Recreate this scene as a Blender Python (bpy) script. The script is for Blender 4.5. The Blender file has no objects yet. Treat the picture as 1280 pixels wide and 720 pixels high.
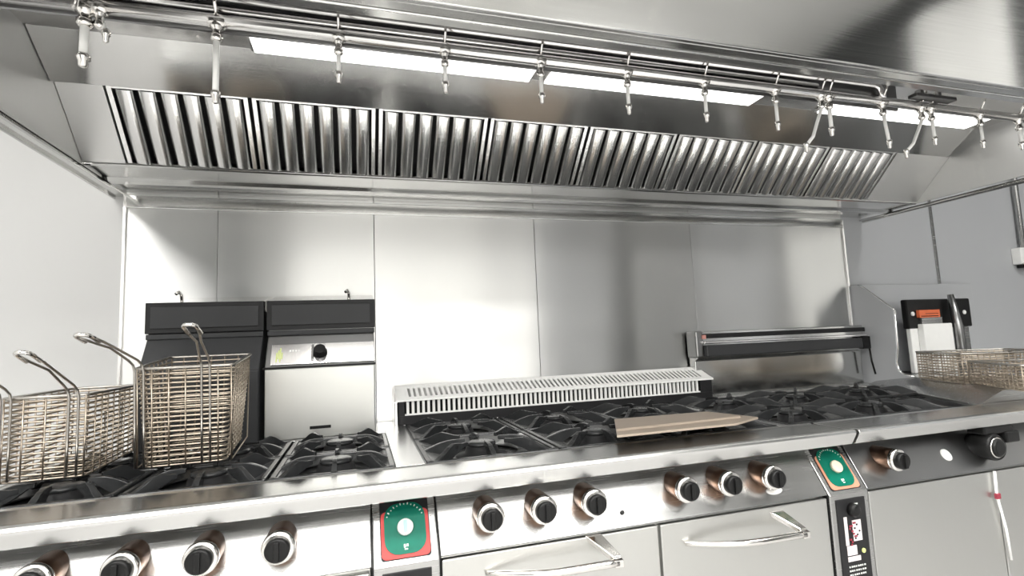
import bpy, bmesh, math, random
from mathutils import Vector, Matrix
random.seed(4)
PI = math.pi
sc = bpy.context.scene
COL = sc.collection

# ------------------------------------------------------------------ camera
cam_d = bpy.data.cameras.new('camera')
cam_d.sensor_width = 36.0
cam_d.lens = 645.9 / 1280 * 36.0
cam_d.clip_start = 0.02
cam = bpy.data.objects.new('camera', cam_d)
COL.objects.link(cam)
Rr = Vector((0.95869507, -0.28130335, -0.04209746))
Uu = Vector((0.01100846, -0.11119691, 0.99373742))
Ff = Vector((0.28422277, 0.95315459, 0.10350721))
M = Matrix((Rr, Uu, -Ff)).transposed().to_4x4()
M.translation = Vector((-0.3066, -2.3818, 1.2230))
cam.matrix_world = M
sc.camera = cam

# ------------------------------------------------------------------ light and exposure
sc.view_settings.view_transform = 'Standard'
sc.view_settings.look = 'None'
sc.view_settings.exposure = -0.33
sc.view_settings.gamma = 1.0
sc.view_settings.use_curve_mapping = False
w = bpy.data.worlds.new('world')
sc.world = w
w.use_nodes = True
w.node_tree.nodes['Background'].inputs[0].default_value = (0.9, 0.95, 1.0, 1)
w.node_tree.nodes['Background'].inputs[1].default_value = 0.5
LAMP_POWER = 50.0      # each ceiling lamp


# ------------------------------------------------------------------ materials
def new_mat(name):
    m = bpy.data.materials.new(name)
    m.use_nodes = True
    return m, m.node_tree, m.node_tree.nodes['Principled BSDF']


def plain(name, col, rough=0.5, metal=0.0, var=0.06, scale=30.0, bump=0.0, spec=0.5):
    m, t, b = new_mat(name)
    tc = t.nodes.new('ShaderNodeTexCoord')
    n = t.nodes.new('ShaderNodeTexNoise')
    n.inputs['Scale'].default_value = scale
    n.inputs['Detail'].default_value = 4
    t.links.new(tc.outputs['Object'], n.inputs['Vector'])
    r = t.nodes.new('ShaderNodeMapRange')
    r.inputs['To Min'].default_value = 1 - var
    r.inputs['To Max'].default_value = 1 + var
    t.links.new(n.outputs['Fac'], r.inputs['Value'])
    mx = t.nodes.new('ShaderNodeVectorMath'); mx.operation = 'SCALE'
    mx.inputs[0].default_value = col
    t.links.new(r.outputs[0], mx.inputs['Scale'])
    t.links.new(mx.outputs[0], b.inputs['Base Color'])
    b.inputs['Roughness'].default_value = rough
    b.inputs['Metallic'].default_value = metal
    b.inputs['Specular IOR Level'].default_value = spec
    if bump:
        bp = t.nodes.new('ShaderNodeBump')
        bp.inputs['Strength'].default_value = bump
        bp.inputs['Distance'].default_value = 0.002
        t.links.new(n.outputs['Fac'], bp.inputs['Height'])
        t.links.new(bp.outputs[0], b.inputs['Normal'])
    return m


def steel(name, col=(0.62, 0.62, 0.61), rough=0.25, streak='Z', grain=0.03, wave=0.0, wave_scale=(2.2, 2.2, .25), aniso=0.0):
    """brushed stainless sheet: fine grain along one axis, slow undulation"""
    m, t, b = new_mat(name)
    tc = t.nodes.new('ShaderNodeTexCoord')
    mp = t.nodes.new('ShaderNodeMapping')
    sx = {'X': (3, 220, 220), 'Y': (220, 3, 220), 'Z': (220, 220, 3)}[streak]
    mp.inputs['Scale'].default_value = sx
    t.links.new(tc.outputs['Object'], mp.inputs['Vector'])
    n = t.nodes.new('ShaderNodeTexNoise'); n.inputs['Scale'].default_value = 1.0; n.inputs['Detail'].default_value = 3
    t.links.new(mp.outputs[0], n.inputs['Vector'])
    r = t.nodes.new('ShaderNodeMapRange')
    r.inputs['To Min'].default_value = rough - grain * 1.5
    r.inputs['To Max'].default_value = rough + grain * 1.5
    t.links.new(n.outputs['Fac'], r.inputs['Value'])
    t.links.new(r.outputs[0], b.inputs['Roughness'])
    b.inputs['Base Color'].default_value = (*col, 1)
    b.inputs['Metallic'].default_value = 1.0
    if aniso:
        b.inputs['Anisotropic'].default_value = aniso
        cx_ = t.nodes.new('ShaderNodeCombineXYZ'); cx_.inputs[0].default_value = 1.0
        t.links.new(cx_.outputs[0], b.inputs['Tangent'])
        b.inputs['Anisotropic Rotation'].default_value = 0.25
    bp = t.nodes.new('ShaderNodeBump')
    bp.inputs['Strength'].default_value = min(0.12, grain * 4)
    bp.inputs['Distance'].default_value = 0.0003
    t.links.new(n.outputs['Fac'], bp.inputs['Height'])
    last = bp
    if wave:
        mp2 = t.nodes.new('ShaderNodeMapping'); mp2.inputs['Scale'].default_value = wave_scale
        t.links.new(tc.outputs['Object'], mp2.inputs['Vector'])
        n2 = t.nodes.new('ShaderNodeTexNoise'); n2.inputs['Scale'].default_value = 1.0; n2.inputs['Detail'].default_value = 1.0
        t.links.new(mp2.outputs[0], n2.inputs['Vector'])
        b2 = t.nodes.new('ShaderNodeBump'); b2.inputs['Strength'].default_value = 1.0
        b2.inputs['Distance'].default_value = wave
        t.links.new(n2.outputs['Fac'], b2.inputs['Height'])
        t.links.new(bp.outputs[0], b2.inputs['Normal'])
        last = b2
    t.links.new(last.outputs[0], b.inputs['Normal'])
    return m


def lamp_mat(name, col, s):
    m, t, b = new_mat(name)
    b.inputs['Base Color'].default_value = (0.9, 0.9, 0.9, 1)
    b.inputs['Emission Color'].default_value = (*col, 1)
    b.inputs['Emission Strength'].default_value = s
    return m


ST_WALL = steel('steel_wall_sheet', (0.66, 0.66, 0.65), 0.30, 'Z', 0.03, 0.03, (1.6, 1.6, .22), 0.9)
ST_HOOD = steel('steel_hood_sheet', (0.62, 0.62, 0.61), 0.15, 'X', 0.03, 0.02, (1.5, 1.5, .3))
ST_END = steel('steel_end_sheet', (0.74, 0.74, 0.73), 0.48, 'Z', 0.03)
ST_FACE = steel('steel_hood_face', (0.60, 0.60, 0.595), 0.12, 'X', 0.03, 0.02, (1.5, 1.5, .3))
ST_BAFFLE = steel('steel_baffle', (0.84, 0.84, 0.83), 0.22, 'Z', 0.03)
ST_TOP = steel('steel_worktop', (0.69, 0.69, 0.68), 0.24, 'X', 0.012, 0.01)
ST_PANEL = steel('steel_front_panel', (0.47, 0.47, 0.465), 0.26, 'X', 0.03, 0.01)
ST_DOOR = steel('steel_door', (0.60, 0.60, 0.58), 0.36, 'Z', 0.03, 0.01)
ST_BRIGHT = steel('bright_steel', (0.88, 0.87, 0.86), 0.18, 'Z', 0.02)
ST_DARK = steel('dark_steel', (0.30, 0.30, 0.30), 0.3, 'X', 0.03)
CHROME = plain('chrome', (0.80, 0.78, 0.75), 0.14, 1.0, 0.03)
WIRE = plain('basket_wire', (0.52, 0.45, 0.37), 0.38, 1.0, 0.15, 60)
WIRE_L = plain('handle_wire', (0.42, 0.40, 0.37), 0.3, 1.0, 0.15, 60)
IRON = plain('cast_iron', (0.024, 0.025, 0.026), 0.24, 0.0, 0.25, 40, 0.4, 0.4)
IRON_TRAY = plain('enamelled_tray', (0.07, 0.072, 0.073), 0.28, 0.3, 0.25, 14)
TRAY_LIGHT = plain('burner_tray_grey', (0.17, 0.172, 0.17), 0.25, 0.2, 0.2, 14)
BLACK = plain('black_plastic', (0.010, 0.010, 0.010), 0.3, 0, 0.1, 30, 0, 0.22)
BLACKM = plain('black_enamel', (0.016, 0.016, 0.017), 0.45, 0, 0.1, 12, 0, 0.25)
CHAR = plain('charcoal_panel', (0.042, 0.043, 0.045), 0.42, 0, 0.08, 8, 0, 0.22)
WHITE_WALL = plain('white_wall_panel', (0.56, 0.56, 0.555), 0.42, 0, 0.03, 2)
GREY_WALL = plain('grey_wall_panel', (0.45, 0.46, 0.475), 0.40, 0.0, 0.04, 2)
WHITE = plain('white_enamel', (0.88, 0.88, 0.86), 0.35, 0, 0.03)
PAINT = plain('room_paint', (0.80, 0.80, 0.78), 0.6, 0, 0.03, 2)
TILE = plain('floor_tile', (0.45, 0.445, 0.44), 0.4, 0, 0.1, 5)
MIDGREY = plain('grey_room_paint', (0.16, 0.163, 0.165), 0.5, 0, 0.05, 2)
SLATE = plain('slate_wall_paint', (0.030, 0.033, 0.034), 0.5, 0, 0.05, 2)
DARK_REFL = plain('dark_door', (0.06, 0.065, 0.065), 0.5, 0, 0.1, 4)  # for unseen dark panels added to streak the steel reflections
GREEN = plain('green_enamel', (0.0, 0.13, 0.085), 0.35, 0, 0.2, 40, 0, 0.2)
RED = plain('red_border', (0.50, 0.065, 0.06), 0.4, 0, 0.1, 30, 0, 0.2)
ORANGE = plain('orange_sticker', (0.72, 0.16, 0.06), 0.5, 0, 0.15)
BROWN_REFL = plain('brown_bezel_metal', (0.32, 0.20, 0.14), 0.28, 1.0, 0.2, 20)  # chrome bezel side with its brown reflection painted into the colour
TAN = plain('tan_metal_plate', (0.40, 0.33, 0.265), 0.4, 0.25, 0.1, 10)
LABEL = plain('paper_label', (0.72, 0.66, 0.66), 0.6, 0, 0.1, 90)
INK = plain('white_print', (0.72, 0.74, 0.70), 0.6, 0, 0.05)
REDINK = plain('dark_red_print', (0.28, 0.03, 0.05), 0.6, 0, 0.1)
YELL = plain('yellow_sticker', (0.62, 0.70, 0.25), 0.5, 0, 0.1)
LAMP = lamp_mat('lamp_diffuser', (1.0, 0.99, 0.96), 9.0)
HOOD_GLOW = lamp_mat('hood_lamp_diffuser', (1.0, 0.99, 0.96), 3.0)  # glow standing in for a reflected bright band inside the hood
PALE = plain('pale_button', (0.82, 0.82, 0.80), 0.3, 0, 0.02)
CREAM = plain('cream_button', (0.80, 0.70, 0.55), 0.35, 0, 0.02)
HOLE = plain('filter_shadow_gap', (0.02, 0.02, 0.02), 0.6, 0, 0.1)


# ------------------------------------------------------------------ mesh builder
class MB:
    def __init__(self):
        self.v = []; self.f = []; self.s = []; self.m = []
        self.T = None

    def add(self, vs, fs, smooth=False, mi=0):
        o = len(self.v)
        if self.T is not None:
            vs = [tuple(self.T @ Vector(p)) for p in vs]
        self.v += [tuple(p) for p in vs]
        for f in fs:
            self.f.append(tuple(i + o for i in f)); self.s.append(smooth); self.m.append(mi)
        return self

    def box(self, a, b, mi=0):
        x0, y0, z0 = a; x1, y1, z1 = b
        vs = [(x0, y0, z0), (x1, y0, z0), (x1, y1, z0), (x0, y1, z0), (x0, y0, z1), (x1, y0, z1), (x1, y1, z1), (x0, y1, z1)]
        return self.add(vs, [(0, 3, 2, 1), (4, 5, 6, 7), (0, 1, 5, 4), (1, 2, 6, 5), (2, 3, 7, 6), (3, 0, 4, 7)], mi=mi)

    def hexa(self, lo, hi, mi=0):
        """lo, hi: 4 points each, counter-clockwise from above"""
        return self.add(list(lo) + list(hi), [(0, 3, 2, 1), (4, 5, 6, 7), (0, 1, 5, 4), (1, 2, 6, 5), (2, 3, 7, 6), (3, 0, 4, 7)], mi=mi)

    def prism_x(self, prof, x0, x1, mi=0, smooth=False):
        """profile of (y,z) points extruded along x"""
        n = len(prof)
        vs = [(x0, y, z) for y, z in prof] + [(x1, y, z) for y, z in prof]
        area = sum(prof[i][0] * prof[(i + 1) % n][1] - prof[(i + 1) % n][0] * prof[i][1] for i in range(n))
        fs = []
        for i in range(n):
            j = (i + 1) % n
            fs.append((i, i + n, j + n, j) if area < 0 else (i, j, j + n, i + n))
        a = tuple(range(n)); b = tuple(range(n, 2 * n))
        if area > 0:
            fs += [tuple(reversed(a)), b]
            fs = [tuple(f) for f in fs]
        else:
            fs += [a, tuple(reversed(b))]
        return self.add(vs, fs, smooth, mi)

    def prism_z(self, poly, z0, z1, mi=0):
        n = len(poly)
        vs = [(x, y, z0) for x, y in poly] + [(x, y, z1) for x, y in poly]
        fs = [(i, (i + 1) % n, (i + 1) % n + n, i + n) for i in range(n)]
        fs += [tuple(reversed(range(n))), tuple(range(n, 2 * n))]
        return self.add(vs, fs, mi=mi)

    def tube(self, pts, r, seg=8, closed=False, caps=True, mi=0):
        pts = [Vector(p) for p in pts]
        n = len(pts)
        rs = r if isinstance(r, (list, tuple)) else [r] * n
        vs = []; fs = []
        prev = None
        for i, p in enumerate(pts):
            if closed:
                d = (pts[(i + 1) % n] - pts[i - 1])
            else:
                d = pts[min(i + 1, n - 1)] - pts[max(i - 1, 0)]
            d.normalize()
            if prev is None:
                a = Vector((0, 0, 1)) if abs(d.z) < 0.9 else Vector((1, 0, 0))
                u = d.cross(a).normalized()
            else:
                u = (prev - d * prev.dot(d)).normalized()
            prev = u
            v = d.cross(u)
            for k in range(seg):
                a = 2 * PI * k / seg
                vs.append(p + (u * math.cos(a) + v * math.sin(a)) * rs[i])
        m = n if closed else n - 1
        for i in range(m):
            for k in range(seg):
                a = i * seg + k; b = i * seg + (k + 1) % seg
                c = ((i + 1) % n) * seg + (k + 1) % seg; d_ = ((i + 1) % n) * seg + k
                fs.append((a, d_, c, b))
        self.add(vs, fs, True, mi)
        if caps and not closed:
            o = len(self.v) - len(vs)
            self.f.append(tuple(o + k for k in range(seg))); self.s.append(False); self.m.append(mi)
            self.f.append(tuple(o + (n - 1) * seg + k for k in reversed(range(seg)))); self.s.append(False); self.m.append(mi)
        return self

    def lathe(self, c, axis, prof, seg=28, mi=0, sx=1.0):
        """prof: (radius, distance along axis)"""
        c = Vector(c); d = Vector(axis).normalized()
        a = Vector((0, 0, 1)) if abs(d.z) < 0.9 else Vector((1, 0, 0))
        u = d.cross(a).normalized(); v = u.cross(d)
        vs = []; fs = []
        for r, h in prof:
            for k in range(seg):
                t = 2 * PI * k / seg
                vs.append(c + d * h + (u * math.cos(t) * sx + v * math.sin(t)) * r)
        for i in range(len(prof) - 1):
            for k in range(seg):
                fs.append((i * seg + k, (i + 1) * seg + k, (i + 1) * seg + (k + 1) % seg, i * seg + (k + 1) % seg))
        self.add(vs, fs, True, mi)
        o = len(self.v) - len(vs)
        self.f.append(tuple(o + k for k in range(seg))); self.s.append(False); self.m.append(mi)
        self.f.append(tuple(o + (len(prof) - 1) * seg + k for k in reversed(range(seg)))); self.s.append(False); self.m.append(mi)
        return self

    def build(self, name, mats, parent=None, bevel=0.0, seg=2, offset=None):
        me = bpy.data.meshes.new(name)
        vs = self.v
        o = bpy.data.objects.new(name, me)
        if parent is not None:
            off = parent.matrix_world.inverted() if parent.get('_abs') else Matrix()
            vs = [tuple(off @ Vector(p)) for p in vs]
        elif offset is not None:
            vs = [tuple(Vector(p) - Vector(offset)) for p in vs]
            o.location = offset
        me.from_pydata(vs, [], self.f)
        for i, p in enumerate(me.polygons):
            p.use_smooth = self.s[i]; p.material_index = self.m[i]
        if not isinstance(mats, (list, tuple)):
            mats = [mats]
        for m in mats:
            me.materials.append(m)
        bm = bmesh.new(); bm.from_mesh(me); bmesh.ops.recalc_face_normals(bm, faces=bm.faces); bm.to_mesh(me); bm.free()
        COL.objects.link(o)
        if parent is not None:
            o.parent = parent
        if bevel:
            md = o.modifiers.new('bevel', 'BEVEL'); md.width = bevel; md.segments = seg; md.limit_method = 'ANGLE'
            md.angle_limit = math.radians(40)
        return o


def tag(o, label=None, cat=None, group=None, kind=None):
    if label: o['label'] = label
    if cat: o['category'] = cat
    if group: o['group'] = group
    if kind: o['kind'] = kind
    return o


def thing(name, label, cat, loc=(0, 0, 0), rz=0, group=None):
    o = bpy.data.objects.new(name, None)
    o.empty_display_size = 0.05
    COL.objects.link(o)
    o.location = loc; o.rotation_euler = (0, 0, rz)
    return tag(o, label, cat, group)


def athing(name, label, cat, loc=(0, 0, 0), group=None):
    """thing whose parts are built in world coordinates and shifted to its base"""
    o = thing(name, label, cat, loc, 0, group)
    o.matrix_world = Matrix.Translation(loc)
    ABS[o.name] = Vector(loc)
    return o


ABS = {}


def part(mb, name, mats, parent, bevel=0.0, root=None):
    """mb is in world coordinates; parent's world origin is subtracted"""
    base = ABS.get(parent.name, Vector((0, 0, 0)))
    mb.v = [tuple(Vector(p) - base) for p in mb.v]
    o = mb.build(name, mats, parent, bevel)
    ABS[o.name] = base
    return o


def copy_tree(o, parent=None):
    c = o.copy(); COL.objects.link(c); c.parent = parent
    for ch in list(o.children):
        copy_tree(ch, c)
    return c


def struct(mb, name, mats, bevel=0.0, label=None):
    o = mb.build(name, mats, None, bevel)
    o['kind'] = 'structure'
    return o


# ================================================================== the room
X0, X1, Y1, YF, ZC = -3.2, 4.5, 0.0, -5.2, 4.2
struct(MB().box((X0, YF, -0.1), (X1, 0.1, 0)), 'floor', TILE)
struct(MB().box((X0, YF, ZC), (X1, 0.1, ZC + 0.1)), 'ceiling', PAINT)
struct(MB().box((X0 - 0.1, YF, 0), (X0, 0.1, ZC)), 'wall_left', WHITE_WALL)
struct(MB().box((X1, YF, 0), (X1 + 0.1, 0.1, 2.6)), 'wall_right', MIDGREY)
struct(MB().box((X1 - 0.02, YF, 2.6), (X1 + 0.1, 0.1, ZC)), 'wall_right_upper', SLATE)
struct(MB().box((X1 - 0.05, -5.15, 0), (X1, -4.65, 2.5)), 'door_2', WHITE, 0.01)  # unseen panel added for a bright streak mirrored in the steel wall
struct(MB().box((X1 - 0.06, -3.65, 2.75), (X1 - 0.021, -3.0, 3.9)), 'window_1', WHITE, 0.01)  # unseen white panel added for a bright patch mirrored in the hood face
struct(MB().box((X0, YF - 0.1, 0), (X1, YF, ZC)), 'wall_front', PAINT)
# the cooking wall: white panels left of the hood, steel sheets behind it, grey panels to the right
struct(MB().box((X0, 0, 0), (-1.20, 0.1, ZC)), 'wall_back_left', WHITE_WALL)
wb = MB()
for a, b in ((-1.20, -0.871), (-0.869, -0.239), (-0.237, 0.529), (0.531, 1.429), (1.431, 2.50)):
    wb.box((a, 0, 0), (b, 0.1, ZC))
struct(wb, 'wall_back', ST_WALL, 0.0008)
wr = MB()
wr.box((2.50, 0, 0), (3.255, 0.1, ZC)).box((3.259, 0, 0), (X1, 0.1, ZC))
struct(wr, 'wall_back_right', GREY_WALL, 0.001)
struct(MB().box((-1.208, -0.010, 0.9), (-1.196, 0.0, 1.872)), 'trim_1', ST_BRIGHT, 0.002)
struct(MB().box((2.494, -0.010, 0.9), (2.508, 0.0, 1.872)), 'trim_2', ST_BRIGHT, 0.002)
struct(MB().box((2.508, -0.008, 1.466), (3.255, 0.0, 1.476)), 'trim_3', ST_DARK, 0.001)
struct(MB().box((3.245, -0.007, 1.476), (3.268, 0.0, 2.3)), 'trim_4', ST_PANEL, 0.002)
struct(MB().box((-1.196, -0.014, 1.822), (2.494, 0.0, 1.874)), 'trim_5', ST_HOOD, 0.002)
# unseen dark and light panels added to make streaks mirrored in the steel
struct(MB().box((3.3, YF, 0), (4.45, YF + 0.04, 2.9)), 'door_1', DARK_REFL, 0.01)
struct(MB().box((2.0, YF, 0), (3.2, YF + 0.04, 2.9)), 'door_4', GREY_WALL, 0.01)
struct(MB().box((X1 - 0.05, -3.95, 0), (X1, -2.75, 2.55)), 'door_5', GREY_WALL, 0.01)
struct(MB().box((X1 - 0.05, -2.15, 0), (X1, -1.55, 2.55)), 'door_6', WHITE, 0.01)
struct(MB().box((-2.85, YF, 0), (-1.25, YF + 0.04, 3.1)), 'door_3', DARK_REFL, 0.01)

# unseen ceiling lamps; the hanging rows are added to light under the hood
LM = thing('ceiling_light', 'light panel on the ceiling', 'ceiling light', (0, 0, 0), 0, 'light panels above the kitchen floor')
MB().box((-0.62, -0.32, -0.03), (0.62, 0.32, 0.0)).build('frame', WHITE, LM, 0.004)
MB().box((-0.58, -0.28, -0.034), (0.58, 0.28, -0.031)).build('diffuser', LAMP, LM)
first = True
for ly, z, wy, pw in ((-2.5, ZC, 'flush with the ceiling just before the hood', 1.0), (-3.5, 2.95, 'hanging in the middle row', 0.75), (-4.5, 2.95, 'hanging in the rear row', 0.75)):
    for lx, wx in ((-2.1, 'far left'), (-0.4, 'left of centre'), (1.3, 'right of centre'), (3.0, 'far right')):
        if z < ZC and lx > 2: continue
        o = LM if first else copy_tree(LM)
        first = False
        o['label'] = 'white light panel %s, %s' % (wy, wx)
        o.location = (lx, ly, z)
        if z < ZC:
            for rx in (-0.5, 0.5):
                MB().tube([(rx, 0, 0), (rx, 0, ZC - z)], 0.004, 6).build('hanging_rod', CHROME, o)
        ld = bpy.data.lights.new('lamp_light', 'AREA'); ld.shape = 'RECTANGLE'; ld.size = 1.1; ld.size_y = 0.5
        ld.energy = LAMP_POWER * pw; ld.color = (1, 0.985, 0.96)
        lo = bpy.data.objects.new('lamp_light', ld); COL.objects.link(lo); lo.location = (lx, ly, z - 0.045)

# ================================================================== exhaust hood
HL, HR, HB, HF = -1.2169, 2.6651, 1.88, -1.45
hood = athing('exhaust_hood', 'long stainless steel exhaust hood hanging over the cooking line', 'exhaust hood', (0.7, -0.7, 1.88))
m = MB()
m.box((HL, HF, HB + 0.0), (HR, HF + 0.012, ZC - 0.03))
part(m, 'front_panel', ST_FACE, hood, 0.003)
m = MB()
m.box((HL, HF + 0.012, HB), (HR, HF + 0.040, HB + 0.012))
m.prism_x([(HF + 0.040, HB - 0.004), (HF + 0.040, HB + 0.010), (HF + 0.062, HB + 0.020), (HF + 0.080, HB + 0.022), (HF + 0.084, HB + 0.010), (HF + 0.066, HB - 0.002)], HL, HR)
part(m, 'front_lip', ST_HOOD, hood, 0.003)
m = MB().box((HL + 0.012, -1.40, 2.172), (HR - 0.012, -0.675, 2.186))
part(m, 'roof_panel', ST_BRIGHT, hood)
m = MB().prism_x([(-0.690, 2.172), (-0.66, 2.172), (-0.535, 2.083), (-0.555, 2.072)], HL + 0.014, HR - 0.06)
part(m, 'baffle_plate', ST_HOOD, hood, 0.002)
for sx, x in ((1, HL), (-1, HR)):
    m = MB()
    a, b = sorted((x, x + 0.012 * sx))
    m.box((a, HF + 0.09, HB + 0.01), (b, -0.002, 2.3))
    e = part(m, 'end_panel', ST_END, hood)
    m = MB()
    w0 = 0.026 if sx > 0 else 0.004
    a, b = sorted((x - w0 * sx, x + 0.026 * sx))
    m.box((a, HF + 0.09, HB - 0.014), (b, -0.004, HB - 0.004))
    a, b = sorted((x - w0 * sx, x - (w0 - 0.008) * sx))
    m.box((a, HF + 0.09, HB - 0.024), (b, -0.004, HB - 0.004))
    a, b = sorted((x + 0.018 * sx, x + 0.026 * sx))
    m.box((a, HF + 0.09, HB - 0.020), (b, -0.16, HB - 0.004))
    part(m, 'rim', ST_HOOD, hood, 0.003)
m = MB().prism_x([(-0.004, 1.889), (-0.150, 1.887), (-0.156, 1.876), (-0.172, 1.871), (-0.196, 1.873), (-0.214, 1.883), (-0.336, 1.884), (-0.343, 1.888), (-0.343, 1.899), (-0.335, 1.902), (-0.328, 1.894), (-0.004, 1.898)], HL + 0.012, HR - 0.012)
part(m, 'grease_trough', ST_HOOD, hood, 0.002)
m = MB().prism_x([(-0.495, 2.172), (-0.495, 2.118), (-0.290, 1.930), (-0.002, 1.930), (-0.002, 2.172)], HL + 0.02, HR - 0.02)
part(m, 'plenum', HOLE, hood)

# added glowing strips for a bright reflection in the hood roof, behind the pipes
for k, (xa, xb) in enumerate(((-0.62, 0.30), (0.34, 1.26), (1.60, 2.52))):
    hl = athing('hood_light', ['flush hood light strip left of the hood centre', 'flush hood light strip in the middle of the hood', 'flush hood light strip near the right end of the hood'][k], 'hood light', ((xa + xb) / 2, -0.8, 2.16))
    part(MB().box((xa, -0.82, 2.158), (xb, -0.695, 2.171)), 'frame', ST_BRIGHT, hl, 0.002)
    part(MB().box((xa + 0.01, -0.815, 2.154), (xb - 0.01, -0.70, 2.1575)), 'diffuser', HOOD_GLOW, hl)

# baffle filters
A0 = Vector((0, -0.326, 1.889)); A1 = Vector((0, -0.530, 2.094))
dirf = (A1 - A0); LF = dirf.length; dirf.normalize()
nrm = Vector((0, -dirf.z, dirf.y)).normalized()   # may point up; flip to face the room
if nrm.z > 0: nrm = -nrm
FW = 0.417
Mf = Matrix(((1, 0, 0), (0, dirf.y, nrm.y), (0, dirf.z, nrm.z))).to_4x4()   # columns x, along, normal
Mf = Matrix(((1, 0, 0, 0), (0, dirf.y, nrm.y, 0), (0, dirf.z, nrm.z, 0), (0, 0, 0, 1)))
for xa, xb in ((HL + 0.013, -1.077), (2.292, HR - 0.013)):
    m = MB(); m.box((xa, 0, -0.03), (xb, LF, 0.008))
    m.v = [tuple(Mf @ Vector(q) + Vector((0, A0.y, A0.z))) for q in m.v]
    part(m, 'blank_panel', ST_END, hood, 0.001)
filt = thing('baffle_filter', 'steel baffle filter at the far left end of the hood', 'grease filter', (0, 0, 0), 0, None)
filt['group'] = 'baffle filters under the hood'
fr = MB()
fr.box((0.004, 0, -0.03), (0.018, LF, 0.006)).box((FW - 0.018, 0, -0.03), (FW - 0.004, LF, 0.006))
fr.box((0.018, LF - 0.014, -0.03), (FW - 0.018, LF, 0.006))
for p in [fr]: p.v = [tuple(Mf @ Vector(q)) for q in p.v]
fr.build('frame', ST_BAFFLE, filt, 0.001)
bf = MB()
NB = 6
pitch = (FW - 0.036) / NB
for k in range(NB):
    x = 0.018 + k * pitch + 0.0065
    wd = pitch - 0.013
    # rounded channel: a shallow inverted U with rounded lower end
    prof = [(0, -0.020), (0, -0.004), (wd * .05, 0.002), (wd * .22, 0.007), (wd * .80, 0.0105), (wd * .93, 0.008), (wd, 0.0), (wd, -0.020)]
    rows = [(0.001, .50, -0.012), (0.006, .80, -0.003), (0.018, 1, 0.0), (LF - 0.016, 1, 0.0)]
    vs = []; fs = []
    for (yy, s, dz) in rows:
        for (px, pz) in prof:
            vs.append((x + wd / 2 + (px - wd / 2) * s, yy, pz + dz))
    n = len(prof)
    for i in range(len(rows) - 1):
        for j in range(n - 1):
            fs.append((i * n + j, i * n + j + 1, (i + 1) * n + j + 1, (i + 1) * n + j))
    fs.append(tuple(range(n)))
    bf.add(vs, fs, True)
bf.v = [tuple(Mf @ Vector(q)) for q in bf.v]
bf.build('baffles', ST_BAFFLE, filt)
FN = 8
fl = ['steel baffle filter at the far left end of the hood', 'steel baffle filter second from the left end of the hood', 'steel baffle filter above the two dark-topped control housings', 'steel baffle filter left of the hood centre, above the start of the slotted vent', 'steel baffle filter just right of the hood centre', 'steel baffle filter third from the right end of the hood', 'steel baffle filter second from the right end of the hood', 'steel baffle filter at the far right end of the hood']
for i in range(FN):
    o = filt if i == 0 else copy_tree(filt)
    o['label'] = fl[i]
    o.location = (-1.075 + i * (FW + 0.004), A0.y, A0.z)

# pipes inside the hood with the drop nozzles
rail = athing('nozzle_pipe', 'steel pipe run inside the hood front with hanging white drop nozzles', 'pipe', (0.5, -1.2, 1.93))
part(MB().tube([(HL + 0.014, -1.2, 1.940), (HR - 0.014, -1.2, 1.940)], 0.0145, 14), 'main_pipe', ST_BRIGHT, rail)
part(MB().tube([(HL + 0.014, -1.2, 1.966), (1.05, -1.2, 1.966)], 0.0080, 12), 'upper_pipe', ST_BRIGHT, rail)
part(MB().tube([(HL + 0.014, -1.2, 1.993), (1.28, -1.2, 1.993), (1.302, -1.2, 1.988), (1.312, -1.2, 1.97), (1.314, -1.2, 1.945)], 0.0120, 12), 'conduit_pipe', ST_BRIGHT, rail)
NZ = [(-0.808, 1.885, 0.012, .8), (-0.833, 1.828, 0, 1.25), (-0.595, 1.774, 0, 1.0), (-0.345, 1.846, 0, .8), (-0.100, 1.848, 0, .8), (0.147, 1.844, 0, .8), (0.395, 1.837, 0, .8), (0.640, 1.836, 0, .8), (0.887, 1.830, 0, .8), (1.090, 1.829, 0, .9), (1.060, 1.771, -0.075, .8), (1.310, 1.805, 0.012, .8), (1.480, 1.778, -0.09, .8), (1.524, 1.831, 0.004, .8), (1.756, 1.836, 0, .8), (1.953, 1.844, 0, .9)]
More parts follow.
